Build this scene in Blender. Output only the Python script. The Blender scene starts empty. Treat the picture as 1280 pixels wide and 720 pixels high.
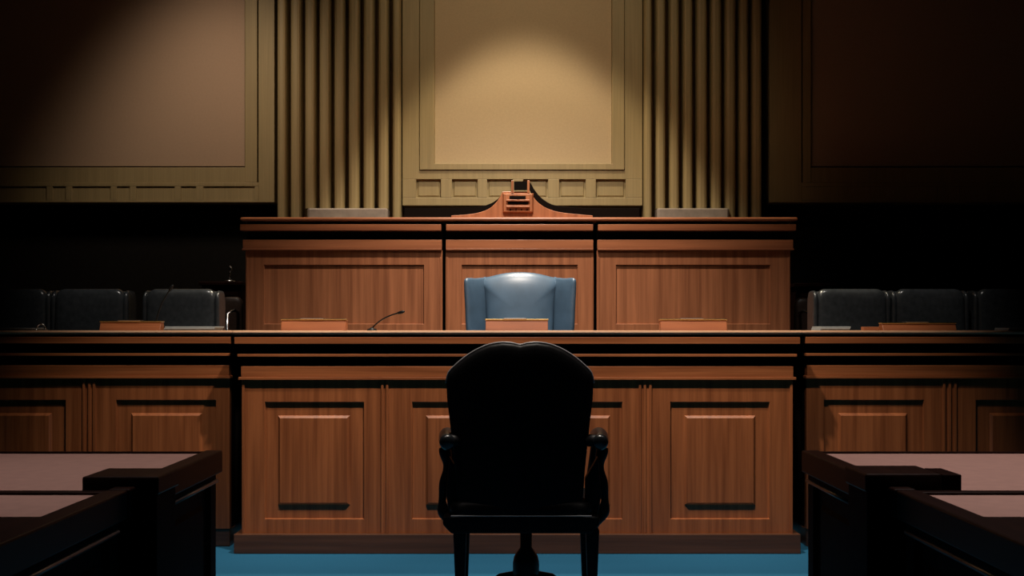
import bpy, math
from mathutils import Vector, Matrix
C = bpy.context.scene.collection
F = 1400.0; ZC = 1.23; HY = 410.0
pi = math.pi
def X(px, Y): return (px-640.0)*Y/F
def Z(py, Y): return ZC-(py-HY)*Y/F

# ------------------------------------------------------------------ materials
def new_mat(name):
    m = bpy.data.materials.new(name); m.use_nodes = True
    nt = m.node_tree; b = nt.nodes['Principled BSDF']
    return m, nt, b
def plain(name, col, rough=.5, metal=0, spec=.5, coat=0, noise=0.0, nscale=30, bump=0, bscale=200):
    m, nt, b = new_mat(name)
    b.inputs['Roughness'].default_value = rough; b.inputs['Metallic'].default_value = metal
    b.inputs['Specular IOR Level'].default_value = spec; b.inputs['Coat Weight'].default_value = coat
    tc = nt.nodes.new('ShaderNodeTexCoord')
    n = nt.nodes.new('ShaderNodeTexNoise'); n.inputs['Scale'].default_value = nscale; n.inputs['Detail'].default_value = 5
    nt.links.new(tc.outputs['Object'], n.inputs['Vector'])
    r = nt.nodes.new('ShaderNodeValToRGB')
    r.color_ramp.elements[0].position = .3; r.color_ramp.elements[1].position = .7
    r.color_ramp.elements[0].color = tuple(c*(1-noise) for c in col)+(1,)
    r.color_ramp.elements[1].color = tuple(min(1, c*(1+noise)) for c in col)+(1,)
    nt.links.new(n.outputs['Fac'], r.inputs['Fac']); nt.links.new(r.outputs['Color'], b.inputs['Base Color'])
    if bump:
        n2 = nt.nodes.new('ShaderNodeTexNoise'); n2.inputs['Scale'].default_value = bscale; n2.inputs['Detail'].default_value = 3
        nt.links.new(tc.outputs['Object'], n2.inputs['Vector'])
        bp = nt.nodes.new('ShaderNodeBump'); bp.inputs['Strength'].default_value = bump; bp.inputs['Distance'].default_value = .002
        nt.links.new(n2.outputs['Fac'], bp.inputs['Height']); nt.links.new(bp.outputs['Normal'], b.inputs['Normal'])
    return m
def wood(name, c1, c2, rough=.38, axis='Z', coat=.12, freq=26, spec=.5):
    m, nt, b = new_mat(name)
    b.inputs['Roughness'].default_value = rough; b.inputs['Coat Weight'].default_value = coat
    b.inputs['Coat Roughness'].default_value = .3; b.inputs['Specular IOR Level'].default_value = spec
    tc = nt.nodes.new('ShaderNodeTexCoord'); mp = nt.nodes.new('ShaderNodeMapping')
    sc = {'Z': (freq, freq, .9), 'X': (.9, freq, freq), 'Y': (freq, .9, freq)}[axis]
    mp.inputs['Scale'].default_value = sc
    nt.links.new(tc.outputs['Object'], mp.inputs['Vector'])
    n = nt.nodes.new('ShaderNodeTexNoise'); n.inputs['Scale'].default_value = 1; n.inputs['Detail'].default_value = 7
    n.inputs['Roughness'].default_value = .62; n.inputs['Distortion'].default_value = .25
    nt.links.new(mp.outputs['Vector'], n.inputs['Vector'])
    r = nt.nodes.new('ShaderNodeValToRGB'); e = r.color_ramp.elements
    e[0].position = .32; e[0].color = c1+(1,); e[1].position = .68; e[1].color = c2+(1,)
    nt.links.new(n.outputs['Fac'], r.inputs['Fac'])
    mp2 = nt.nodes.new('ShaderNodeMapping'); mp2.inputs['Scale'].default_value = tuple(s*6 if s > 1 else s*2 for s in sc)
    nt.links.new(tc.outputs['Object'], mp2.inputs['Vector'])
    n2 = nt.nodes.new('ShaderNodeTexNoise'); n2.inputs['Scale'].default_value = 1; n2.inputs['Detail'].default_value = 3
    nt.links.new(mp2.outputs['Vector'], n2.inputs['Vector'])
    mx = nt.nodes.new('ShaderNodeMix'); mx.data_type = 'RGBA'; mx.blend_type = 'MULTIPLY'; mx.inputs[0].default_value = .35
    nt.links.new(r.outputs['Color'], mx.inputs[6]); nt.links.new(n2.outputs['Fac'], mx.inputs[7])
    nt.links.new(mx.outputs[2], b.inputs['Base Color'])
    bp = nt.nodes.new('ShaderNodeBump'); bp.inputs['Strength'].default_value = .12; bp.inputs['Distance'].default_value = .001
    nt.links.new(n2.outputs['Fac'], bp.inputs['Height']); nt.links.new(bp.outputs['Normal'], b.inputs['Normal'])
    return m
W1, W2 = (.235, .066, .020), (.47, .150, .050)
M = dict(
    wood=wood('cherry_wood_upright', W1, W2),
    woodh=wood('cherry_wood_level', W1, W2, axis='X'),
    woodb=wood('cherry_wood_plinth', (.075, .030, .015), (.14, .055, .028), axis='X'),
    rwood=wood('warm_wood_upright', (.29, .096, .038), (.52, .19, .08), rough=.42),
    rwoodh=wood('warm_wood_level', (.28, .09, .036), (.48, .17, .07), axis='X'),
    top=wood('polished_worktop', (.50, .27, .15), (.74, .44, .27), rough=.3, axis='X', coat=.4),
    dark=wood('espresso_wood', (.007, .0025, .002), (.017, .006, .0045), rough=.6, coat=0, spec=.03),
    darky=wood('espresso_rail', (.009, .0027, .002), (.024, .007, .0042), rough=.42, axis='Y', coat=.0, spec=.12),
    shade_dark=plain('shade_and_dark_wood', (.005, .003, .002), .8, spec=.05),  # near-black puts the shade of gaps and recesses into the colour
    edge=plain('painted_highlight_edge', (.10, .075, .07), .3, spec=.6),  # lighter than the desk wood, paints the highlight on the moulding
    black=plain('black_leather', (.004, .004, .005), .5, spec=.18, noise=.2, bump=.15, bscale=220),
    arm=plain('polished_black_leather', (.008, .010, .012), .3, spec=.6, noise=.2),
    piping=plain('highlight_grey_piping', (.30, .30, .32), .35, spec=.6),  # pale grey puts the chair's rim highlights into the colour
    shell=plain('charcoal_leather', (.038, .043, .047), .25, spec=.7, noise=.2, bump=.12, bscale=180),
    blue=plain('steel_blue_leather', (.062, .112, .172), .38, spec=.9, noise=.15, nscale=8, bump=.12, bscale=150),
    brown=plain('brown_leather', (.06, .035, .025), .4, noise=.2, bump=.1),
    plaster=wood('ochre_painted_wood', (.31, .232, .105), (.355, .268, .125), rough=.55, coat=0, freq=14),
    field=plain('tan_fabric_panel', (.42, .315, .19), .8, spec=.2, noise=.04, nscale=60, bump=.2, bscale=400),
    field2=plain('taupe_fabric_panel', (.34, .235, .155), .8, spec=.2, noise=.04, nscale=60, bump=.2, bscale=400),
    stone=plain('grey_stone', (.26, .215, .18), .2, noise=.15, nscale=14),
    wall=plain('shade_dark_wall', (.007, .006, .005), .8, spec=.1, noise=.2),  # near-black stands in for the shade on the bare wall
    carpet=plain('blue_carpet', (.020, .120, .225), .95, spec=.1, noise=.10, nscale=140, bump=.6, bscale=500),
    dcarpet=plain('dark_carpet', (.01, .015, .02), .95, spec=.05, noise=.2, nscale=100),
    mauve=plain('mauve_leather_top', (.46, .27, .23), .5, spec=.35, noise=.06, nscale=20, bump=.1, bscale=300),
    brass=plain('brass', (.70, .50, .22), .25, metal=1, noise=.05),
    chrome=plain('chrome', (.6, .62, .65), .2, metal=1, noise=.03),
    paper=plain('pale_paper', (.30, .33, .34), .7, noise=.04),
    blackm=plain('black_metal', (.008, .008, .008), .4, spec=.3, noise=.1),
)

# ------------------------------------------------------------------ mesh builder
class MB:
    def __init__(s): s.v = []; s.f = []; s.smooth = False
    def add(s, vs, fs):
        o = len(s.v); s.v += [tuple(p) for p in vs]; s.f += [tuple(i+o for i in f) for f in fs]; return s
    def box(s, x0, x1, y0, y1, z0, z1):
        vs = [(x0,y0,z0),(x1,y0,z0),(x1,y1,z0),(x0,y1,z0),(x0,y0,z1),(x1,y0,z1),(x1,y1,z1),(x0,y1,z1)]
        return s.add(vs, [(0,3,2,1),(4,5,6,7),(0,1,5,4),(1,2,6,5),(2,3,7,6),(3,0,4,7)])
    def nest(s, rects, cap=True, back=None, M4=None):
        # concentric rectangles in XZ, each (x0,x1,z0,z1,y), lofted one to the next
        vs = []; fs = []
        rr = list(rects)
        if back is not None:
            r = rr[0]; rr = [(r[0],r[1],r[2],r[3],back)]+rr
        for (x0,x1,z0,z1,y) in rr: vs += [(x0,y,z0),(x1,y,z0),(x1,y,z1),(x0,y,z1)]
        for k in range(len(rr)-1):
            a = 4*k; b = a+4
            for i in range(4):
                j = (i+1) % 4; fs.append((a+i, a+j, b+j, b+i))
        if cap: n = 4*(len(rr)-1); fs.append((n, n+1, n+2, n+3))
        if back is not None: fs.append((3,2,1,0))
        if M4 is not None: vs = [tuple(M4 @ Vector(p)) for p in vs]
        return s.add(vs, fs)
    def ring(s, o, i, y0, y1, ch=0.0, M4=None):
        # closed rectangular frame; o,i = (x0,x1,z0,z1); inner edge sloped by ch towards the back
        def R(r, y): return (r[0], r[1], r[2], r[3], y)
        i2 = (i[0]+ch, i[1]-ch, i[2]+ch, i[3]-ch)
        rr = [R(o,y1), R(o,y0), R(i,y0), R(i2,y1)]
        vs = []; fs = []
        for (x0,x1,z0,z1,y) in rr: vs += [(x0,y,z0),(x1,y,z0),(x1,y,z1),(x0,y,z1)]
        for k in range(4):
            a = 4*k; b = 4*((k+1) % 4)
            for q in range(4):
                j = (q+1) % 4; fs.append((a+q, a+j, b+j, b+q))
        if M4 is not None: vs = [tuple(M4 @ Vector(p)) for p in vs]
        return s.add(vs, fs)
    def prism(s, pts, y0, y1):   # pts in XZ
        n = len(pts)
        vs = [(x,y0,z) for x,z in pts]+[(x,y1,z) for x,z in pts]
        fs = [tuple(range(n)), tuple(range(2*n-1, n-1, -1))]+[(i,(i+1)%n+0,(i+1)%n+n,i+n)[::-1] for i in range(n)]
        return s.add(vs, fs)
    def slab(s, pts, z0, z1):    # pts in XY
        n = len(pts)
        vs = [(x,y,z0) for x,y in pts]+[(x,y,z1) for x,y in pts]
        fs = [tuple(range(n))[::-1], tuple(range(n, 2*n))]+[(i,(i+1)%n,(i+1)%n+n,i+n) for i in range(n)]
        return s.add(vs, fs)
    def lathe(s, prof, cx=0, cy=0, n=24):
        vs = []; fs = []
        for r, z in prof:
            for k in range(n):
                a = 2*pi*k/n; vs.append((cx+r*math.cos(a), cy+r*math.sin(a), z))
        m = len(prof)
        for i in range(m-1):
            for k in range(n):
                j = (k+1) % n; fs.append((i*n+k, i*n+j, (i+1)*n+j, (i+1)*n+k))
        fs.append(tuple(range(n))[::-1]); fs.append(tuple(range((m-1)*n, m*n)))
        s.smooth = True
        return s.add(vs, fs)
    def tube(s, pts, rad, n=10, closed=False):
        P = [Vector(p) for p in pts]; m = len(P)
        rads = rad if isinstance(rad, (list, tuple)) else [rad]*m
        vs = []; fs = []
        up = Vector((0.13, 0.31, 1)).normalized(); prev = None
        for i in range(m):
            if closed: t = (P[(i+1) % m]-P[i-1]).normalized()
            else: t = (P[min(i+1, m-1)]-P[max(i-1, 0)]).normalized()
            if prev is None:
                a = t.cross(up).normalized() if abs(t.dot(up)) < .95 else t.cross(Vector((1,0,0))).normalized()
            else: a = (prev - t*prev.dot(t)).normalized()
            prev = a; b = t.cross(a)
            for k in range(n):
                th = 2*pi*k/n; vs.append(P[i]+(a*math.cos(th)+b*math.sin(th))*rads[i])
        for i in range(m if closed else m-1):
            i2 = (i+1) % m
            for k in range(n):
                j = (k+1) % n; fs.append((i*n+k, i*n+j, i2*n+j, i2*n+k))
        if not closed:
            fs.append(tuple(range(n))[::-1]); fs.append(tuple(range((m-1)*n, m*n)))
        s.smooth = True
        return s.add(vs, fs)
    def pillow(s, outline, t, bend=0.0, p=3.0, M4=None, rings=9, cen=None, tilt=0.0):
        # outline: closed star-shaped XZ polygon, inflated in Y
        n = len(outline)
        cx = cen[0] if cen else sum(q[0] for q in outline)/n
        cz = cen[1] if cen else sum(q[1] for q in outline)/n
        hw = max(abs(q[0]-cx) for q in outline)
        vs = []; fs = []
        def row(sc, sg):
            h = sg*t/2*(max(0, 1-sc**p))**(1/p)
            for (x, z) in outline:
                xx = cx+(x-cx)*sc; zz = cz+(z-cz)*sc
                vs.append((xx, h+bend*((xx-cx)/hw)**2+tilt*(zz-cz), zz))
        ss = [math.sin(pi/2*k/rings) for k in range(1, rings+1)]
        for sc in ss: row(sc, -1)
        for sc in reversed(ss[:-1]): row(sc, 1)
        R = len(ss)*2-1
        for i in range(R-1):
            for k in range(n):
                j = (k+1) % n; fs.append((i*n+k, i*n+j, (i+1)*n+j, (i+1)*n+k))
        c0 = len(vs); vs.append((cx, -t/2, cz)); c1 = len(vs); vs.append((cx, t/2, cz))
        for k in range(n):
            j = (k+1) % n; fs.append((c0, j, k)); fs.append((c1, (R-1)*n+k, (R-1)*n+j))
        if M4 is not None: vs = [tuple(M4 @ Vector(q)) for q in vs]
        s.smooth = True
        return s.add(vs, fs)
    def build(s, name, mat, parent=None, bevel=0, label=None):
        me = bpy.data.meshes.new(name)
        off = Vector(parent.location) if parent else Vector((0,0,0))
        p = parent.parent if parent else None
        while p: off += Vector(p.location); p = p.parent
        me.from_pydata([tuple(Vector(q)-off) for q in s.v], [], s.f)
        import bmesh
        bm = bmesh.new(); bm.from_mesh(me)
        bmesh.ops.recalc_face_normals(bm, faces=bm.faces); bm.to_mesh(me); bm.free()
        me.materials.append(mat)
        if s.smooth:
            for f in me.polygons: f.use_smooth = True
        o = bpy.data.objects.new(name, me); C.objects.link(o)
        if parent: o.parent = parent
        if bevel:
            b = o.modifiers.new('edge', 'BEVEL'); b.width = bevel; b.segments = 2; b.limit_method = 'ANGLE'; b.angle_limit = math.radians(40)
        if label: o['label'] = label
        return o
def thing(name, label, cat, loc, group=None):
    o = bpy.data.objects.new(name, None); C.objects.link(o); o.location = loc; o.empty_display_size = .1
    o['label'] = label; o['category'] = cat
    if group: o['group'] = group
    return o
def tag(o, label, cat, group=None):
    o['label'] = label; o['category'] = cat
    if group: o['group'] = group
    return o
def struct(o): o['kind'] = 'structure'; return o
def copy_tree(o, parent=None):
    c = o.copy(); C.objects.link(c)
    if parent: c.parent = parent
    for ch in list(o.children):
        if ch.name in C.objects: copy_tree(ch, c)
    return c
def spline(pts, n=6, closed=False):
    out = []; m = len(pts)
    for i in range(m if closed else m-1):
        if closed: p0, p1, p2, p3 = pts[i-1], pts[i], pts[(i+1) % m], pts[(i+2) % m]
        else: p0, p1, p2, p3 = pts[max(i-1, 0)], pts[i], pts[i+1], pts[min(i+2, m-1)]
        for k in range(n):
            t = k/n
            out.append(tuple(.5*((2*b)+(-a+c)*t+(2*a-5*b+4*c-d)*t*t+(-a+3*b-3*c+d)*t**3) for a, b, c, d in zip(p0, p1, p2, p3)))
    if not closed: out.append(tuple(pts[-1]))
    return out
def rrect(x0, x1, z0, z1, r, n=5):
    out = []
    for cx, cz, a0 in ((x1-r, z1-r, 0), (x0+r, z1-r, pi/2), (x0+r, z0+r, pi), (x1-r, z0+r, 3*pi/2)):
        for k in range(n+1):
            a = a0+pi/2*k/n; out.append((cx+r*math.cos(a), cz+r*math.sin(a)))
    # densify the straight runs
    res = []
    for i in range(len(out)):
        a = out[i]; b = out[(i+1) % len(out)]
        d = math.hypot(a[0]-b[0], a[1]-b[1]); k = max(1, int(d/.04))
        for j in range(k): res.append((a[0]+(b[0]-a[0])*j/k, a[1]+(b[1]-a[1])*j/k))
    return res

# ------------------------------------------------------------------ the room
DZ = .45            # height of the raised platform behind the benches
YW = 9.5            # rear wall
struct(MB().box(-6, 6, -2.5, YW+.1, -.1, 0).build('floor', M['carpet']))
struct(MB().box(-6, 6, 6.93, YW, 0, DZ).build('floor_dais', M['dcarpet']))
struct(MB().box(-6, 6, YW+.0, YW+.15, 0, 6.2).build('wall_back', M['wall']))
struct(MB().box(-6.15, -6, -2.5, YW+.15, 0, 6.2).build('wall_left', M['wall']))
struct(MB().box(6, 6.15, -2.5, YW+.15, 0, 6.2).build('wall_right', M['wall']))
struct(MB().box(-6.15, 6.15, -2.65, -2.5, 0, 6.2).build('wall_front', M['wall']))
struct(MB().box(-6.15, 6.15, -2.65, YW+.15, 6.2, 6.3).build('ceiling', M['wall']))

# ---- central wall panel (frame with a row of six sunk squares under a tan field)
TOPZ = 5.4
def rect(px0, px1, pyt, pyb, Y, zt=None):
    return (X(px0, Y), X(px1, Y), Z(pyb, Y), Z(pyt, Y) if zt is None else zt)
Yc = 9.30
t = thing('wall_panel', 'tall tan wall panel in an ochre moulded frame, spotlit above the crest', 'wall panel', (X(653, Yc), YW, Z(257, Yc)))
m = MB()
fo = rect(503, 803, 0, 257, Yc, TOPZ); fi = rect(524, 781, 0, 213, Yc, TOPZ-.14)
# frame face down to the frieze, built of strips so the sunk squares are real recesses
z_a = Z(224, Yc); z_b = Z(247, Yc)
sq = [(520,551),(565,597),(609,641),(654,685),(699,732),(745,782)]
m.ring((fo[0], fo[1], z_a, fo[3]), fi, Yc, YW-.01, .004)
m.box(fo[0], fo[1], Yc, YW-.01, fo[2], z_b)
edges = [503]+[v for p in sq for v in p]+[803]
for k in range(0, len(edges), 2): m.box(X(edges[k], Yc), X(edges[k+1], Yc), Yc, YW-.01, z_b, z_a)
m.box(fo[0], fo[1], Yc+.03, YW-.01, z_b, z_a)
m.build('frame', M['plaster'], t, .003)
mi = MB(); f2 = rect(543, 765, 0, 205, Yc, TOPZ-.26)
mi.ring((fi[0]+.004, fi[1]-.004, fi[2]+.004, fi[3]-.004), f2, Yc-.012, YW-.02, .012)
mi.build('moulding', M['plaster'], t, .004)
MB().box(f2[0]-.0, f2[1]+.0, Yc+.035, Yc+.06, f2[2]-.0, f2[3]+.0).build('panel_field', M['field'], t)
for a, b in sq:
    MB().nest([(X(a,Yc)+.012, X(b,Yc)-.012, z_b+.012, z_a-.012, Yc+.029), (X(a,Yc)+.02, X(b,Yc)-.02, z_b+.02, z_a-.02, Yc+.022)]).build('sunk_square', M['plaster'], t)

# ---- side wall panels
def side_panel(label, sgn, inner, groove, outer, boxes, fmat):
    Ys = 9.32
    t = thing('wall_panel', label, 'wall panel', (X((outer-sgn*150), Ys), YW, Z(253, Ys)))
    xo = X(outer, Ys); xi = X(inner, Ys); xg = X(groove, Ys); far = -5.9*sgn
    lo, hi = (far, xo) if sgn > 0 else (xo, far)
    # frame: vertical stile + bottom rail with frieze recesses
    m = MB()
    a, b = sorted((xg, xo)); m.box(a, b, Ys, YW-.01, Z(253, Ys), TOPZ)
    a, b = sorted((far, xg)); m.box(a, b, Ys, YW-.01, Z(233, Ys), Z(228, Ys))
    m.box(a, b, Ys, YW-.01, Z(253, Ys), Z(250.5, Ys))
    m.box(a, b, Ys+.010, YW-.01, Z(250.5, Ys), Z(233, Ys))
    prev = groove
    bx = sorted(boxes, reverse=sgn > 0)
    for (p0, p1) in bx:
        q = p1 if sgn > 0 else p0
        a, b = sorted((X(prev, Ys), X(q, Ys))); m.box(a, b, Ys, YW-.01, Z(250.5, Ys), Z(233, Ys))
        prev = p0 if sgn > 0 else p1
    m.build('frame', M['plaster'], t, .003)
    m = MB()
    a, b = sorted((xi, xg-sgn*.012)); m.box(a, b, Ys+.004, YW-.01, Z(228, Ys), TOPZ)
    a, b = sorted((far, xi)); m.box(a, b, Ys+.010, YW-.01, Z(228, Ys), Z(209, Ys))
    m.build('moulding', M['plaster'], t, .003)
    a, b = sorted((far, xi-sgn*.008)); MB().box(a, b, Ys+.03, YW-.02, Z(207, Ys), TOPZ).build('panel_field', fmat, t)
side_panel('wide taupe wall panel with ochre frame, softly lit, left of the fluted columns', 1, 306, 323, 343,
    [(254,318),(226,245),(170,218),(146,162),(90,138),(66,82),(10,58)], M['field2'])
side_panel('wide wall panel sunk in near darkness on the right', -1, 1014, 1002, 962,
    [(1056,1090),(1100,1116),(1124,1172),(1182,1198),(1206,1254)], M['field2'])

# ---- fluted pilasters
def pilaster(label, gaps, x0, x1, base, px):
    Yp = 9.22
    t = thing('fluted_pilaster', label, 'pilaster', (X((x0+x1)/2, Yp), YW-.02, DZ), 'fluted pilasters beside the centre panel')
    MB().box(X(x0, Yp), X(x1, Yp), Yp+.16, YW-.01, DZ, 5.6).build('shaft', M['plaster'], t)
    e = [x0]+gaps+[x1]
    Yb0 = Yp-.06
    for k in range(len(e)-1):
        a = X(e[k], Yp)+(.018 if k else 0); b = X(e[k+1], Yp)-(.018 if k < len(e)-2 else 0)
        on = e[k] >= base[0]-4 and e[k+1] <= base[1]+6
        w = b-a; zb = Z(259.5, Yb0) if on else DZ
        # rib with a half-round front
        pts = [(a, Yp+.161), (a, Yp+.03), (a+w*.12, Yp+.008), (a+w*.32, Yp), (b-w*.32, Yp), (b-w*.12, Yp+.008), (b, Yp+.03), (b, Yp+.161)]
        MB().slab(pts, zb, 5.6).build('rib', M['plaster'], t, 0)
    Yb = Yp-.06
    xa, xb = X(base[0], Yb), X(base[1], Yb); zt = Z(260, Yb)
    m = MB()
    m.slab([(xa+.01, Yp+.159), (xa+.01, Yb+.02), (xa+.03, Yb+.005), (xb-.03, Yb+.005), (xb-.01, Yb+.02), (xb-.01, Yp+.159)], DZ, zt)
    m.build('base_block', M['stone'], t, .012, 'grey stone base block')
pilaster('ochre fluted pilaster left of the lit centre panel', [360,378,396,414.5,432.5,451,469.5,487.5], 346, 500.5, (382,486), 0)
pilaster('ochre fluted pilaster right of the lit centre panel', [818,835,852,869,887,905,922.5,938.5], 805.5, 953, (820,914), 0)

# ------------------------------------------------------------------ rear bench
YR = 8.03
def cornice(layers, x0, x1, yback, Yface, dy=0.0, zref=None):
    # layers: (pyTop, pyBot, Y, px overhang); returns box list
    out = []
    for (a, b, Y, ov) in layers:
        zr = Y if zref is None else zref
        out.append((x0-ov, x1+ov, Y+dy, yback+dy, Z(b, Y), Z(a, Y)))
    return out
RS = [(307,553,'left','left section of the raised rear bench, under the shaded pilaster base, with one wide panel',(330,530)),
      (557,742,'mid','narrow middle section of the raised rear bench, directly behind the blue chair',(577,722)),
      (746,988,'right','right section of the raised rear bench, under the brightly glinting pilaster base',(770,963))]
for (a, b, k, lab, rc) in RS:
    t = thing('rear_bench_section', lab, 'bench', (X((a+b)/2, YR), YR, DZ), 'sections of the raised rear bench')
    xa, xb = X(a, YR), X(b, YR)
    ea = .025 if k == 'left' else -.005; eb = .025 if k == 'right' else -.005
    zt = Z(313, YR)
    # frame with recess
    r = (X(rc[0], YR), X(rc[1], YR), Z(405, YR), Z(331, YR))
    MB().ring((xa, xb, DZ+.12, zt), (r[0], r[1], r[2], r[3]), YR, YR+.04, .008).build('panel_frame', M['rwood'], t, .002)
    MB().box(r[0]-.02, r[1]+.02, YR+.014, YR+.035, r[2]-.02, r[3]+.02).build('panel', M['rwood'], t)
    MB().box(xa+.002, xb-.002, YR+.041, YR+.75, DZ+.12, Z(277, YR)).build('carcass', M['shade_dark'], t)
    # corner beads
    for q in (xa+.006, xb-.018): MB().box(q, q+.012, YR-.006, YR+.002, DZ+.13, zt-.05).build('edge_bead', M['rwood'], t, .002)
    MB().box(xa-ea*.6, xb+eb*.6, YR-.02, YR+.041, Z(311, YR), Z(300, YR)).build('frieze_band', M['rwoodh'], t, .002)
    MB().box(xa-ea*.8, xb+eb*.8, YR-.026, YR+.041, Z(313, YR), Z(311, YR)).build('lip', M['rwoodh'], t, .002)
    MB().box(xa-ea*1.2, xb+eb*1.2, YR-.046, YR+.06, Z(289, YR), Z(281, YR)).build('fascia', M['rwoodh'], t, .003)
    MB().box(xa-ea, xb+eb, YR-.03, YR+.8, DZ, DZ+.12).build('plinth', M['rwoodh'], t, .004)
o = MB().box(X(302, YR), X(995, YR), YR-.055, YR+.80, Z(277, YR), Z(272.5, YR)).build('rear_bench_ledge', M['rwoodh'], None, .010)
tag(o, 'long polished ledge capping the rear bench under the crest', 'ledge')

# crest on the ledge
Yk = YR+.05
t = thing('carved_crest', 'carved wooden crest with curling shoulders on the ledge of the rear bench', 'crest', (X(650, Yk), Yk, Z(272.5, YR)))
def pk(px, py): return (X(px, Yk), Z(py, Yk)+(Z(272.5, YR)-Z(272.5, Yk)))
Lc = spline([(564,268.5),(590,266.5),(607,262),(617,255.5),(624,247),(628,238.5)], 5)
Rc = spline([(661,238.5),(665,243),(673,252.5),(685,260),(704,265),(741,268.5)], 5)
MB().prism([pk(*q) for q in [(564,272.5)]+Lc+Rc+[(741,272.5)]][::-1], Yk, Yk+.10).build('pediment', M['rwood'], t, .003)
lo = spline([(505,272),(560,271),(592,266.5),(608,262),(618,255.5),(625,247),(629,239)], 4)  # outer ends paint the shadow gap below the centre wall panel
up = spline([(629,239),(622,247.5),(611,254),(595,257.5),(560,258.5),(505,259)], 4)
MB().prism([pk(*q) for q in lo[:-1]+up], Yk+.02, Yk+.08).build('shoulder_and_shade', M['shade_dark'], t, .003, 'dark sweeping shoulder running out into a painted shadow strip')
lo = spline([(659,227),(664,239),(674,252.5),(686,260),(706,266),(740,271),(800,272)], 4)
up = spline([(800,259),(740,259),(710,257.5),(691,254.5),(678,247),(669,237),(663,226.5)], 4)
MB().prism([pk(*q) for q in lo+up], Yk+.02, Yk+.08).build('shoulder_and_shade', M['shade_dark'], t, .003, 'dark sweeping shoulder running out into a painted shadow strip')
m = MB().nest([pk(628,262)[0:1]+(pk(667,262)[0],)+(pk(0,265)[1], pk(0,241)[1], Yk), (pk(630,0)[0], pk(665,0)[0], pk(0,264)[1], pk(0,242)[1], Yk-.02)])
m.build('carved_block', M['rwood'], t, .002)
for (a, b, c, d) in ((637,657,244.5,248.5),(635,660,252,255)):
    MB().box(pk(a,0)[0], pk(b,0)[0], Yk-.0225, Yk-.018, pk(0,d)[1], pk(0,c)[1]).build('slot', M['shade_dark'], t)
for (c, d) in ((249.3,251.2),(257,259)):
    MB().box(pk(633,0)[0], pk(662,0)[0], Yk-.034, Yk-.018, pk(0,d)[1], pk(0,c)[1]).build('ridge', M['rwood'], t, .002)
for k in range(4):
    MB().lathe([(.001,pk(0,262.5)[1]), (.006,pk(0,262)[1]), (.006,pk(0,261)[1]), (.001,pk(0,260.5)[1])], pk(638+k*7,0)[0], Yk-.02, 8).build('carved_bead', M['shade_dark'], t)
MB().box(pk(642.5,0)[0], pk(659.5,0)[0], Yk-.012, Yk+.001, pk(0,237)[1], pk(0,226)[1]).build('finial_face', M['shade_dark'], t, .002, 'dark face of the top block')
for q in (640.5, 660.5): MB().box(pk(q-1.5,0)[0], pk(q+1.5,0)[0], Yk-.016, Yk+.05, pk(0,241)[1], pk(0,225)[1]).build('finial_post', M['rwood'], t, .002)

# ------------------------------------------------------------------ front bench
YF = 6.13; DW = .17
LAY = [ (421.5,430, YF-.042, 'fascia', .030), (442.5,446, YF-.030, 'bead', .016), (458,471.5, YF-.014, 'frieze_band', .000), (471.5,475, YF-.020, 'lip', .014) ]
WT = Z(413.3, YF-.05); WB = Z(418, YF-.05)
PF_T = Z(475, YF)
def bench(name, label, cat, x0, x1, panels, beads, yo, ends, plinth, py_rec=(502.5,649), py_fld=(519.5,631.5), group=None):
    """x in px at depth of the unit; heights taken at YF so every unit lines up"""
    Yf = YF+yo
    t = thing(name, label, cat, (X((x0+x1)/2, Yf), Yf, 0), group)
    xa, xb = X(x0, Yf), X(x1, Yf)
    bs = sorted([p for p in panels], key=lambda p: p[0])
    zt, zb = PF_T, Z(668, YF)
    zr0, zr1 = Z(py_rec[1], YF), Z(py_rec[0], YF); zf0, zf1 = Z(py_fld[1], YF), Z(py_fld[0], YF)
    cuts = [x0]+[ (bs[i][1]+bs[i+1][0])/2 for i in range(len(bs)-1)]+[x1]
    for i, (r0, r1, f0, f1) in enumerate(bs):
        MB().ring((X(cuts[i], Yf), X(cuts[i+1], Yf), zb, zt), (X(r0, Yf), X(r1, Yf), zr0, zr1), Yf, Yf+.04, .010).build('panel_frame', M['wood'], t, .0015)
        xr0, xr1, xf0, xf1 = X(r0,Yf)+.008, X(r1,Yf)-.008, X(f0,Yf), X(f1,Yf)
        c = .014
        MB().nest([(xr0-.006,xr1+.006,zr0-.004,zr1+.004,Yf+.014), (xf0,xf1,zf0,zf1,Yf+.014), (xf0+.002,xf1-.002,zf0+.002,zf1-.002,Yf+.011),(xf0+c,xf1-c,zf0+c,zf1-c,Yf-.001)], back=Yf+.03).build('raised_panel', M['wood'], t)
    for g in beads:
        m = MB(); m.box(X(g-1.6, Yf), X(g+1.6, Yf), Yf-.008, Yf+.002, zb, zt-.001)
        m.build('upright_bead', M['wood'], t, .002)
    MB().box(xa+.002, xb-.002, Yf+.041, 6.68, .02, WB-.001).build('carcass', M['shade_dark'], t)
    for (a, b, Y, nm, ov) in LAY:
        MB().box(xa-ov*ends[0], xb+ov*ends[1], Y+yo, Yf+.045, Z(b, Y), Z(a, Y)).build(nm, M['woodh'], t, .002)
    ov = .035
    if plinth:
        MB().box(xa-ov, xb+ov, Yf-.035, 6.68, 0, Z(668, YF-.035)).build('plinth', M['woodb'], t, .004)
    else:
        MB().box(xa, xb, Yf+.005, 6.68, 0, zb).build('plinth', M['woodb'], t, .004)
    return t
bench('front_bench', 'broad central front bench with four raised panels behind the black chair', 'bench', 302, 991,
      [(331,455,347,437),(515,638,532,621),(654,778,671,763),(838,962,856,945)], [304.5,478,484,800,806,813,989], 0, (1,1), True)
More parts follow.
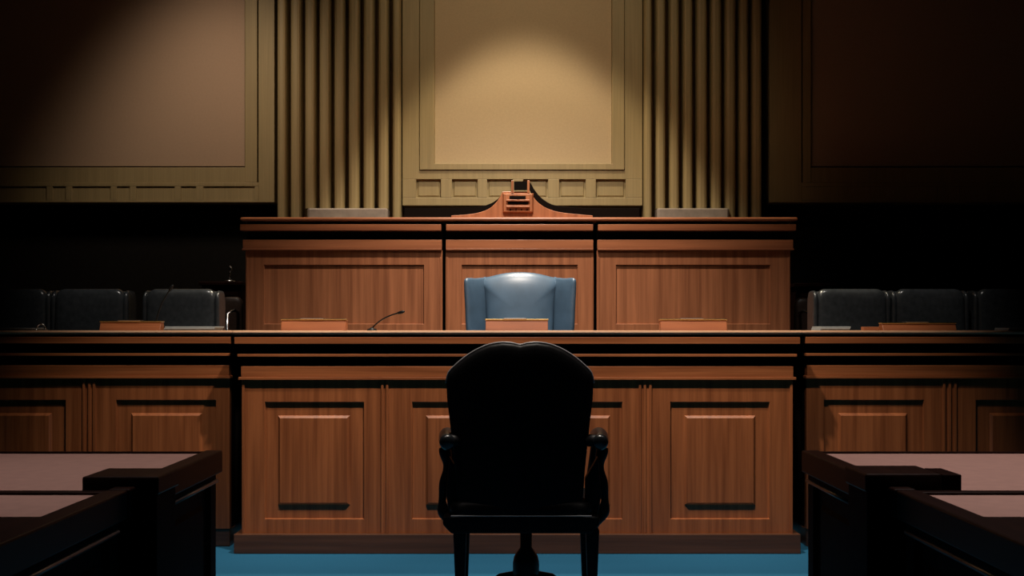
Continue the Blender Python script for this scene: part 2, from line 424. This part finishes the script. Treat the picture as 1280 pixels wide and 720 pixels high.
bench('wing_bench', 'lower lit panelled wing bench running out to the left of the central bench', 'bench', -340, 287,
      [(-330,-206,-312,-224),(-180,-56,-162,-74),(-42,82,-24,64),(145,270,163,252)], [105,112,118], DW, (1,.5), False, group='panelled wing benches')
bench('wing_bench', 'darker panelled wing bench running out to the right of the central bench', 'bench', 1008, 1620,
      [(1030,1155,1048,1135),(1220,1345,1238,1326),(1370,1495,1388,1477)], [1180,1187,1194], DW, (.5,1), False, group='panelled wing benches')
# black infill standing in for the deep shade of the two gaps
m = MB()
m.box(X(287, YF+DW)+.003, X(302, YF)-.003, YF+DW+.12, 6.67, .16, WB-.002)
o = m.build('gap_shade_infill', M['shade_dark']); tag(o, 'black upright infill standing in for shade in the gap between the left wing and the central bench', 'filler')
m = MB(); m.box(X(991, YF)+.003, X(1008, YF+DW)-.003, YF+DW+.12, 6.67, .16, WB-.002)
o = m.build('gap_shade_infill', M['shade_dark']); tag(o, 'black upright infill standing in for shade in the gap between the central bench and the right wing', 'filler')
xl, xr = X(292, YF), X(1001, YF)
out = [(-5.2, YF+DW-.048), (xl, YF+DW-.048), (xl, YF-.048), (xr, YF-.048), (xr, YF+DW-.048), (5.2, YF+DW-.048), (5.2, 6.76), (-5.2, 6.76)]
o = MB().slab(out, WB, WT).build('worktop', M['top'], None, .014)
tag(o, 'continuous polished brown worktop spanning the front bench and both wings', 'worktop')

# ------------------------------------------------------------------ things on the worktop
def nameplate(label, x0, x1, Y, top=398.5, shade=0):
    t = thing('nameplate_block', label, 'nameplate', (X((x0+x1)/2, Y), Y, WT), 'nameplate blocks on the worktop')
    a, b = X(x0, Y), X(x1, Y); zt = Z(top, Y)
    MB().add([(a,Y,WT),(b,Y,WT),(b,Y+.09,WT),(a,Y+.09,WT),(a,Y+.02,zt-.008),(b,Y+.02,zt-.008),(b,Y+.07,zt-.008),(a,Y+.07,zt-.008)],
             [(0,3,2,1),(4,5,6,7),(0,1,5,4),(1,2,6,5),(2,3,7,6),(3,0,4,7)]).build('body', M['woodh'], t, .002)
    MB().box(a-.004, b+.004, Y+.014, Y+.076, zt-.008, zt).build('brass_cap', M['brass'], t, .003, 'brass strip along the top')
    c = (a+b)/2
    MB().box(c-.075, c+.055, Y+.010, Y+.08, zt-.001, zt+.005).build('cap_highlight', M['chrome'], t, .0025, 'thin silver strip standing in for the highlight on the brass')  # strip added to draw the highlight on the cap
nameplate('brown nameplate block with brass top in front of the left rear panel', 351, 432, 6.30)
nameplate('brown nameplate block directly in front of the blue leather chair', 607, 685, 6.30)
nameplate('brown nameplate block with brass top before the right rear panel', 826, 909, 6.30)
nameplate('orange-brown nameplate block on the left wing before the black leather chairs', 124, 200, 6.47, 401)
nameplate('red-brown nameplate block on the right wing in front of the black leather chairs', 1104, 1196, 6.47, 403)
o = MB().box(X(1080,6.5), X(1100,6.5), 6.5, 6.56, WT, Z(408.5,6.5)).build('wooden_block', M['rwoodh'], None, .003)
tag(o, 'tiny low wooden block beside the red-brown nameplate on the right wing', 'block')

def mic(label, pts, Y, dy, head):
    P = [(X(a, Y), Y-dy*i/(len(pts)-1), Z(b, Y)) for i, (a, b) in enumerate(pts)]
    P[0] = (P[0][0], P[0][1], WT+.012)
    t = thing('gooseneck_microphone', label, 'microphone', (P[0][0], P[0][1], WT), 'gooseneck microphones')
    MB().lathe([(.028,WT),(.028,WT+.006),(.012,WT+.014),(.006,WT+.018)], P[0][0], P[0][1], 20).build('base', M['blackm'], t)
    q = spline(P, 6)
    MB().tube(q, .0042, 8).build('neck', M['blackm'], t)
    a = Vector(q[-1]); d = (a-Vector(q[-4])).normalized()
    MB().tube([a-d*.005, a, a+d*.02, a+d*.035, a+d*.04], [.005,.008,.0095,.007,.002], 10).build('head', M['blackm'], t)
mic('black gooseneck microphone arching up left of the blue chair', [(465,413),(470,405.5),(479,399),(490,394),(499,391.5)], 6.2, .05, 0)
mic('thin black gooseneck microphone rising in front of the grey-lit chair on the left', [(193,413),(197,396),(203,380),(209,370),(214,363)], 6.66, .03, 0)

def papers(label, x0, x1, Y, n, d=.20, col='paper'):
    t = thing('paper_stack', label, 'papers', (X((x0+x1)/2, Y), Y, WT), 'pale paper stacks on the wings')
    for k in range(n):
        s = .004*((k*7) % 3-1)
        MB().box(X(x0,Y)+s, X(x1,Y)+s, Y+abs(s), Y+d+s, WT+.008*k, WT+.008*(k+1)-.001).build('folder', M[col], t, .001)
papers('pale grey stack of folders under the grey-lit chair on the left wing', 205, 268, 6.5, 3)
papers('thin pale paper stack at the far left end of the left wing', -30, 40, 6.5, 2)
papers('grey paper stack beside the bench end on the right wing', 1026, 1063, 6.5, 3)
papers('thin paper stack at the far right end of the right wing', 1262, 1320, 6.5, 2)
t = thing('chrome_hoop', 'small shiny chrome hoop standing on the left wing worktop', 'desk stand', (X(51,6.4), 6.4, WT))
cx = X(51,6.4)
MB().tube([(cx+.024*math.cos(a), 6.4, WT+.006+.032*math.sin(a)) for a in [pi*k/12 for k in range(13)]], .005, 8).build('arch', M['chrome'], t)
MB().box(cx-.034, cx+.034, 6.38, 6.42, WT, WT+.006).build('base', M['chrome'], t, .002)

# ------------------------------------------------------------------ leather chairs on the platform
def star_base(t, z0, zseat, r=.19, legs=5, mat='blackm', cast=True, cx=0, cy=0):
    MB().lathe([(.04,z0+.085),(.045,z0+.12),(.03,z0+.14),(.022,z0+.16),(.022,zseat)], cx, cy, 16).build('pedestal', M[mat], t)
    for k in range(legs):
        a = 2*pi*k/legs+pi/2; c, s = math.cos(a), math.sin(a)
        lg = MB().tube([(cx+c*.02, cy+s*.02, z0+.115), (cx+c*r*.5, cy+s*r*.5, z0+.095), (cx+c*r, cy+s*r, z0+.065)], [.024,.019,.014], 8).build('foot', M[mat], t)
        if cast:
            MB().tube([(cx+c*r-s*.018, cy+s*r+c*.018, z0+.027), (cx+c*r+s*.018, cy+s*r-c*.018, z0+.027)], .027, 12).build('caster', M[mat], t)
def club_chair(label, px, Y, mat, group, halfw=.222, top=None, rot=0):
    """facing the camera (-Y); built at the origin then placed"""
    h = 1.035
    t = thing('leather_chair', label, 'chair', (0,0,0), group)
    MB().pillow(rrect(-halfw, halfw, .47, h, .055), .11, bend=-.01, p=4.5, M4=Matrix.Translation((0,-.06,0)), tilt=.06).build('backrest', mat, t)
    MB().pillow(rrect(-halfw-.005, halfw+.005, .50, h-.01, .06), .07, p=4, M4=Matrix.Translation((0,.08,0)), tilt=.06).build('back_shell', mat, t)
    for s in (-1, 1):
        Mx = Matrix.Translation((s*(halfw+.006), .02, .74)) @ Matrix.Rotation(-s*1.50, 4, 'Z')
        MB().pillow(rrect(-.115, .115, -.27, .285, .06), .036, p=4, M4=Mx).build('wing', mat, t)
        MB().pillow(rrect(-.035, .035, -.19, .19, .03), .05, p=3, M4=Matrix.Translation((s*(halfw-.005), -.25, .68)) @ Matrix.Rotation(pi/2, 4, 'X')).build('armrest', mat, t)
        MB().tube([(s*(halfw-.002), -.20, .67), (s*(halfw), -.20, .55), (s*.16, -.20, .41)], .016, 8).build('arm_support', M['blackm'], t)
    MB().pillow(rrect(-halfw, halfw, -.24, .24, .07), .13, p=3.5, M4=Matrix.Translation((0, -.21, .46)) @ Matrix.Rotation(pi/2, 4, 'X')).build('seat', mat, t)
    star_base(t, 0, .41, cy=-.2)
    t.location = (X(px, Y), Y, DZ); t.rotation_euler.z = rot
    return t
c0 = club_chair('grey-lit leather chair beside the left end of the rear bench', 231, 7.35, M['shell'], 'leather chairs behind the wings')
for px, lab, rz in ((118,'black leather chair second from the rear bench on the left',0),(22,'black leather chair at the left edge of the photo, behind the chrome hoop',0),
                (1060,'grey-lit leather chair beside the right end of the rear bench',0),(1157,'black leather chair behind the red-brown nameplate block',0),(1258,'black leather chair at the right edge of the photo',0)):
    c = copy_tree(c0); c.location = (X(px, 7.35), 7.35, DZ); c['label'] = lab; c.rotation_euler.z = rz
# judge chair
Yj = 7.45
t = thing('wingback_chair', 'steel blue leather wingback chair at the centre behind the front bench', 'chair', (0,0,0))
def J(px, py): return ((px-650)*Yj/F, Z(py, Yj)-DZ)
o1 = [J(*q) for q in [(600,350),(616,344.5),(633,341),(650,340),(667,341),(684,344.5),(700,350),(696,364),(693,385),(690,440),(686,500),(650,506),(614,500),(610,440),(607,385),(604,364)]]
MB().pillow(spline(o1, 5, True), .17, bend=.03, p=3.6, rings=14, tilt=.08).build('backrest', M['blue'], t)
ped = [(-.30,.0)]
for s in (-1, 1):
    w = [(-.12,-.24),(-.06,-.26),(.04,-.25),(.092,-.12),(.106,.05),(.118,.19),(.112,.235),(.07,.243),(.0,.243),(-.08,.25),(-.12,.24),(-.125,.05)]
    w = [(q[0]*s, q[1]) for q in w]
    Mx = Matrix.Translation((s*.292, -.065, .865)) @ Matrix.Rotation(-s*.98, 4, 'Z')
    MB().pillow(spline(w, 4, True), .05, p=3.2, M4=Mx, cen=(0,0)).build('wing', M['blue'], t)
    MB().pillow(rrect(-.045, .045, -.22, .22, .04), .08, p=2.6, M4=Matrix.Translation((s*.32, -.30, .66)) @ Matrix.Rotation(pi/2, 4, 'X')).build('armrest', M['blue'], t)
    MB().pillow(rrect(-.20, .20, -.14, .14, .04), .06, p=3, M4=Matrix.Translation((s*.32, -.28, .54)) @ Matrix.Rotation(pi/2, 4, 'Z')).build('side_panel', M['blue'], t)
MB().pillow(rrect(-.28, .28, -.27, .27, .07), .16, p=3, M4=Matrix.Translation((0, -.26, .46)) @ Matrix.Rotation(pi/2, 4, 'X')).build('seat', M['blue'], t)
star_base(t, 0, .40, cy=-.2)
t.location = (X(650, Yj), Yj, DZ)

# clutter in the shade at the ends of the rear bench
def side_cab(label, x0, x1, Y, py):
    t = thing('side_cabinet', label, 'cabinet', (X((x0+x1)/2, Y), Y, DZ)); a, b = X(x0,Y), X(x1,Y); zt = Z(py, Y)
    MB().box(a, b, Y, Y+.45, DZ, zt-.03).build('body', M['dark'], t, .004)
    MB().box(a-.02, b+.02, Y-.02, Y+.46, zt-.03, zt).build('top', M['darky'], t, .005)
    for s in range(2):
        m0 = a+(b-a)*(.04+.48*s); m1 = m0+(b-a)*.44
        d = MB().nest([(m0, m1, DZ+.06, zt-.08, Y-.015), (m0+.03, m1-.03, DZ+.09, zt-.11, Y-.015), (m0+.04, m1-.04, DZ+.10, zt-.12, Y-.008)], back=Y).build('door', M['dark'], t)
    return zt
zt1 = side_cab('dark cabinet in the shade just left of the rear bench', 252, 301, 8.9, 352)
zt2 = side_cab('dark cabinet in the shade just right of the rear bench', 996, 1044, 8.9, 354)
t = thing('table_microphone', 'little silver microphone standing on the shaded cabinet left of the rear bench', 'microphone', (X(287,9.0), 9.0, zt1))
bx = X(287, 9.0)
MB().lathe([(.05,zt1),(.05,zt1+.01),(.015,zt1+.02),(.008,zt1+.025)], bx, 9.0, 16).build('base', M['chrome'], t)
MB().tube([(bx, 9.0, zt1+.02), (bx, 9.0, zt1+.06), (bx+.008, 8.99, zt1+.085)], .006, 8).build('stem', M['chrome'], t)
MB().tube([(bx+.006, 8.99, zt1+.08), (bx+.012, 8.985, zt1+.11), (bx+.015, 8.98, zt1+.125)], [.010,.014,.006], 10).build('head', M['chrome'], t)
def brown_chair(label, x0, x1, Y, py):
    a, b = X(x0,Y), X(x1,Y); cx = (a+b)/2; zt = Z(py,Y)
    t = thing('side_chair', label, 'chair', (cx, Y, DZ))
    MB().pillow(rrect(a, b, DZ+.5, zt, .05), .08, p=3, M4=Matrix.Translation((0,Y,0))).build('backrest', M['brown'], t)
    MB().pillow(rrect(a, b, -.2, .2, .05), .09, p=3, M4=Matrix.Translation((0, Y-.2, DZ+.46)) @ Matrix.Rotation(pi/2, 4, 'X')).build('seat', M['brown'], t)
    for sx in (a+.03, b-.03):
        MB().tube([(sx, Y-.36, DZ+.42), (sx, Y-.37, DZ)], .012, 8).build('leg', M['chrome'], t)
        MB().tube([(sx, Y+.03, DZ), (sx, Y+.02, DZ+.5), (sx, Y+.02, zt-.06)], .012, 8).build('leg', M['chrome'], t)
        MB().tube([(sx, Y+.0, zt-.12), (sx, Y-.15, zt-.10), (sx, Y-.34, zt-.13), (sx, Y-.36, DZ+.45)], .011, 8).build('arm', M['chrome'], t)
brown_chair('brown leather side chair with chrome arms tucked left of the rear bench', 276, 304, 8.25, 371)
brown_chair('brown leather side chair with chrome arms tucked right of the rear bench', 993, 1014, 8.25, 372)

# ------------------------------------------------------------------ black chair in front
YCH = 4.67
t = thing('armchair', 'black leather armchair with serpentine top seen from behind, facing the bench', 'chair', (X(650, YCH), YCH, 0))
def Q(px, py): return (X(px, YCH), Z(py, YCH))
half = [(650,431.5),(641,429.5),(628,428.5),(612,431),(596,437.5),(581,447),(568,458),(560,467),(557,480),(558,500),(561,525),(565,560),(568,590),(570,620),(573,644)]
full = half+[(650,646)]+[(1300-a, b) for a, b in reversed(half[1:])]
full = [Q(*q) for q in full]
dense = []
for i in range(len(full)):
    a, b = full[i], full[(i+1) % len(full)]
    for k in range(3): dense.append((a[0]+(b[0]-a[0])*k/3, a[1]+(b[1]-a[1])*k/3))
ctr = Q(650, 540)
MB().pillow(dense, .085, bend=.035, p=9, cen=ctr, M4=Matrix.Translation((0, YCH+.02, 0)), rings=12).build('backrest', M['black'], t)
hw = max(abs(q[0]-ctr[0]) for q in full)
rim = [Q(*q) for q in (list(reversed(half[:9]))+[(1300-a, b) for a, b in half[1:9]])]
rim = spline(rim, 3)
MB().tube([(x, YCH+.02-.012+.035*((x-ctr[0])/hw)**2, z+.001) for x, z in rim], .0048, 8).build('piping', M['piping'], t, 0, 'thin piping along the crest, its highlight painted in pale grey')
# seat and rail
a, b = X(555, YCH), X(748, YCH)
MB().pillow(rrect(a+.02, b-.02, YCH-.02, YCH+.53, .06), .11, p=3.5, M4=Matrix(((1,0,0,0),(0,0,1,0),(0,1,0,Z(638,YCH)),(0,0,0,1)))).build('seat', M['black'], t)
m = MB()
m.prism([(a-.004, Z(645,YCH)), (b+.004, Z(645,YCH)), (b+.004, Z(655,YCH)), (b-.03, Z(666,YCH)), (a+.03, Z(666,YCH)), (a-.004, Z(655,YCH))][::-1], YCH-.02, YCH+.50)
m.build('seat_frame', M['black'], t, .006)
MB().tube([(a+.03, YCH-.022, Z(644,YCH)), (b-.03, YCH-.022, Z(644,YCH))], .003, 6).build('rail_highlight', M['piping'], t)  # pale line painting the highlight on the seat rail
for s in (-1, 1):
    cx = X(650+s*97, YCH)
    def ax(px, s=s): return X(650+s*(px+(4.5 if s > 0 else -5)), YCH)
    # padded arm running forward
    pts = [(ax(95), YCH-.03, Z(553,YCH)), (ax(98), YCH+.06, Z(550,YCH)), (ax(100), YCH+.22, Z(550,YCH)), (ax(101), YCH+.40, Z(556,YCH)), (ax(101), YCH+.46, Z(566,YCH))]
    MB().tube(spline(pts, 5), [.024]+[.033]*19+[.025], 14).build('arm_pad', M['arm'], t)
    MB().tube([(ax(80), YCH+.02, Z(551,YCH)), (ax(96), YCH-.0, Z(551,YCH))], [.026,.028], 12).build('arm_joint', M['black'], t)
    # curved turned support
    sp = spline([(ax(102), YCH+.10, Z(562,YCH)), (ax(98), YCH+.10, Z(582,YCH)), (ax(100), YCH+.10, Z(606,YCH)), (ax(104), YCH+.10, Z(630,YCH)), (ax(101), YCH+.10, Z(648,YCH)), (ax(90), YCH+.09, Z(662,YCH))], 5)
    rr = [(.021+.005*math.sin(i*.75)) for i in range(len(sp))]
    MB().tube(sp, rr, 12).build('arm_support', M['black'], t)
    sp = spline([(ax(100), YCH+.42, Z(566,YCH)), (ax(96), YCH+.45, Z(600,YCH)), (ax(88), YCH+.43, Z(655,YCH))], 5)
    MB().tube(sp, .022, 10).build('arm_support', M['black'], t)
    # side panel between the back and the arm support
    MB().prism([(ax(78), Z(600,YCH)), (ax(94), Z(572,YCH)), (ax(98), Z(620,YCH)), (ax(92), Z(656,YCH)), (ax(78), Z(656,YCH))], YCH+.03, YCH+.09).build('side_gusset', M['black'], t, .005)
    for yy in (YCH+.02, YCH+.44):
        x1 = ax(72)-s*.0; z1 = Z(662, YCH)
        MB().add(*(lambda w0, w1, xc, y0: ([(xc-w1,y0-w1,0),(xc+w1,y0-w1,0),(xc+w1,y0+w1,0),(xc-w1,y0+w1,0),(xc-w0-.003*s*0,y0-w0,z1),(xc+w0,y0-w0,z1),(xc+w0,y0+w0,z1),(xc-w0,y0+w0,z1)],
            [(0,3,2,1),(4,5,6,7),(0,1,5,4),(1,2,6,5),(2,3,7,6),(3,0,4,7)]))(.028, .014, ax(79)+(.024 if s > 0 else -.004), yy)).build('leg', M['black'], t, .004)
# centre swivel column with foot ring
Yp = YCH+.25; cx = X(657.5, Yp); zz = lambda py: Z(py, Yp)
prof = [(.05, zz(724)), (.060, zz(717)), (.058, zz(712)), (.058, zz(704)), (.052, zz(695)), (.036, zz(688)), (.026, zz(684)), (.026, zz(655))]
MB().lathe(prof, cx, Yp, 20).build('pedestal', M['blackm'], t)
for k in range(5):
    an = 2*pi*k/5+pi/2; c, s = math.cos(an), math.sin(an)
    MB().tube([(cx+c*.03, Yp+s*.03, zz(719)), (cx+c*.12, Yp+s*.12, zz(724)), (cx+c*.24, Yp+s*.20, .045)], [.022,.018,.012], 8).build('foot', M['blackm'], t)
    MB().tube([(cx+c*.24-s*.015, Yp+s*.20+c*.015, .022), (cx+c*.24+s*.015, Yp+s*.20-c*.015, .022)], .022, 12).build('caster', M['blackm'], t)

# ------------------------------------------------------------------ counsel desks either side of the aisle
def desk(label, s, d0, d1, m0, m1, post, group='dark desks along the aisle'):
    """s: side sign; the desk runs along depth d0 (near) to d1 (far); m0..m1 is the mauve surface"""
    xo = s*1.085; xi = s*1.15; xf = s*2.75; h = .76
    t = thing('counsel_desk', label, 'desk', (s*1.9, (d0+d1)/2, 0), group)
    def bx(a, b, *r):
        a, b = sorted((a, b)); return MB().box(a, b, *r)
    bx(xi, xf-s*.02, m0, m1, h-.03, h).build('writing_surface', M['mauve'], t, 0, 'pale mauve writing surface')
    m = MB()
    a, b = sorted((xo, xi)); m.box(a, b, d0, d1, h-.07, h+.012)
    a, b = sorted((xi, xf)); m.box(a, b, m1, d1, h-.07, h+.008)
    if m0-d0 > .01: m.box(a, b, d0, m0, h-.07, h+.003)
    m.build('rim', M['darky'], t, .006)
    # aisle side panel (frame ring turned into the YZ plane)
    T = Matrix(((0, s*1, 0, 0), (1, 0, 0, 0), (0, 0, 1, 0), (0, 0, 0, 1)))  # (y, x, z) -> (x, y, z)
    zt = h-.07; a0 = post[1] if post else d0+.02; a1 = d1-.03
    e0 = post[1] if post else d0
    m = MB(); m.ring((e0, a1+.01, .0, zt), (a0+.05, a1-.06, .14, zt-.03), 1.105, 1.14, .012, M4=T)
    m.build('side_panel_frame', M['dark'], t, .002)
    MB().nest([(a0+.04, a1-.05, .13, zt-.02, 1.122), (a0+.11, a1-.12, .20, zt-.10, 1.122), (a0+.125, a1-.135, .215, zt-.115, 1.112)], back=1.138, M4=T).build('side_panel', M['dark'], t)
    # moulding above the panel, its highlight put in as a lighter colour
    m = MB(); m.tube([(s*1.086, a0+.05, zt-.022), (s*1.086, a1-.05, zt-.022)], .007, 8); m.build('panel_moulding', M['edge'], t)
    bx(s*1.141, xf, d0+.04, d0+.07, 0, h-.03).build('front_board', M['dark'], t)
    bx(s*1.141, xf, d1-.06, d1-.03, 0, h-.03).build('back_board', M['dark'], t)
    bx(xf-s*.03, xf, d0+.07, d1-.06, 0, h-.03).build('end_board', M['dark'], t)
    if post:
        p0, p1 = post; zt2 = .80 if s < 0 else .808
        if s > 0: MB().box(1.246, 1.30, p0+.002, p1-.05, .745, .806).build('side_bracket', M['dark'], t, .003)
        a, b = sorted((s*1.03, s*1.235)); m = MB()
        m.box(a, b, p0+.01, p1-.01, 0, zt2-.055)
        m.build('post', M['dark'], t, .004)
        MB().box(a-.008, b+.008, p0, p1, zt2-.054, zt2).build('post_cap', M['darky'], t, .006)
far1 = 4.20
desk('dark desk with pale mauve top left of the aisle, nearer the bench', -1, 3.18, far1, 3.226, 4.185, (3.235, 3.44))
desk('dark desk with pale mauve top left of the aisle, nearer the viewer', -1, 1.95, 3.165, 2.776, 3.148, None)
desk('dark desk with pale mauve top right of the aisle, nearer the bench', 1, 3.18, far1, 3.226, 4.185, (3.235, 3.44))
desk('dark desk with pale mauve top right of the aisle, nearer the viewer', 1, 1.95, 3.165, 2.776, 3.148, None)

# ------------------------------------------------------------------ lights
def spot(name, loc, tgt, watts, ang, blend, col=(1,.82,.6), size=.08):
    l = bpy.data.lights.new(name, 'SPOT'); l.energy = watts; l.spot_size = math.radians(ang); l.spot_blend = blend
    l.color = col; l.shadow_soft_size = size
    o = bpy.data.objects.new(name, l); C.objects.link(o); o.location = loc
    o.rotation_euler = (Vector(tgt)-Vector(loc)).to_track_quat('-Z', 'Y').to_euler(); return o
spot('wall_downlight', (X(655,YW), 9.335-1.34, 6.0), (X(655,YW), 9.335-1.34, 0), 720, 60, .20, (1,.84,.60), .09)
spot('wall_wash_light', (.1, 6.2, 5.6), (.05, 9.4, 3.1), 180, 66, 1.0, (1,.82,.55), .2)
spot('bench_spotlight', (.05, 4.75, 4.3), (.03, 6.13, .85), 680, 74, 1.0, (1,.88,.76), .06)
spot('rear_bench_added_spot', (.05, 6.75, 4.4), (.05, 8.05, 1.5), 560, 80, 1.0, (1,.89,.78), .07)  # added spot with no visible source, lights the rear bench
spot('left_panel_added_fill', (-2.2, 7.6, 5.2), (-2.45, 9.4, 2.2), 260, 58, 1.0, (1,.80,.62), .3)  # soft spot added to brighten the left wall panel, source unseen
spot('left_wing_added_fill', (-1.3, 5.1, 4.3), (-1.72, 6.4, .55), 300, 40, 1.0, (1,.88,.74), .08)  # added fill for the left wing panels, no fixture modelled
spot('right_wing_added_fill', (1.3, 5.1, 4.3), (1.68, 6.4, .55), 270, 38, 1.0, (1,.88,.74), .08)  # added fill for the right wing panels, no fixture modelled
spot('left_chair_added_fill', (-2.0, 6.05, 4.3), (-2.25, 7.25, 1.3), 120, 38, 1.0, (1,.92,.84), .08)  # unseen fill added to lift the left leather chairs
spot('right_chair_added_fill', (2.0, 6.05, 4.3), (2.25, 7.25, 1.3), 110, 38, 1.0, (1,.92,.84), .08)  # unseen fill added to lift the right leather chairs
spot('left_desk_added_fill', (-1.2, 3.9, 4.6), (-1.15, 3.6, .76), 230, 48, 1.0, (1,.86,.80), .1)  # added unseen lamp brightening the left mauve desk tops
spot('right_desk_added_fill', (1.6, 3.9, 4.6), (1.8, 3.5, .76), 360, 60, 1.0, (1,.86,.80), .1)  # added unseen lamp brightening the right mauve desk tops

w = bpy.data.worlds.new('room_air'); w.use_nodes = True
w.node_tree.nodes['Background'].inputs[0].default_value = (.02, .02, .025, 1); w.node_tree.nodes['Background'].inputs[1].default_value = .1
bpy.context.scene.world = w

cd = bpy.data.cameras.new('camera'); cd.sensor_width = 36; cd.lens = 36*F/1280.0; cd.shift_y = (HY-360)/1280.0; cd.clip_end = 50
co = bpy.data.objects.new('camera', cd); C.objects.link(co); co.location = (0, 0, ZC); co.rotation_euler = (pi/2, 0, 0)
sc = bpy.context.scene; sc.camera = co
sc.view_settings.view_transform = 'Standard'; sc.view_settings.look = 'None'; sc.view_settings.gamma = 1
sc.view_settings.exposure = 0; sc.view_settings.use_curve_mapping = False
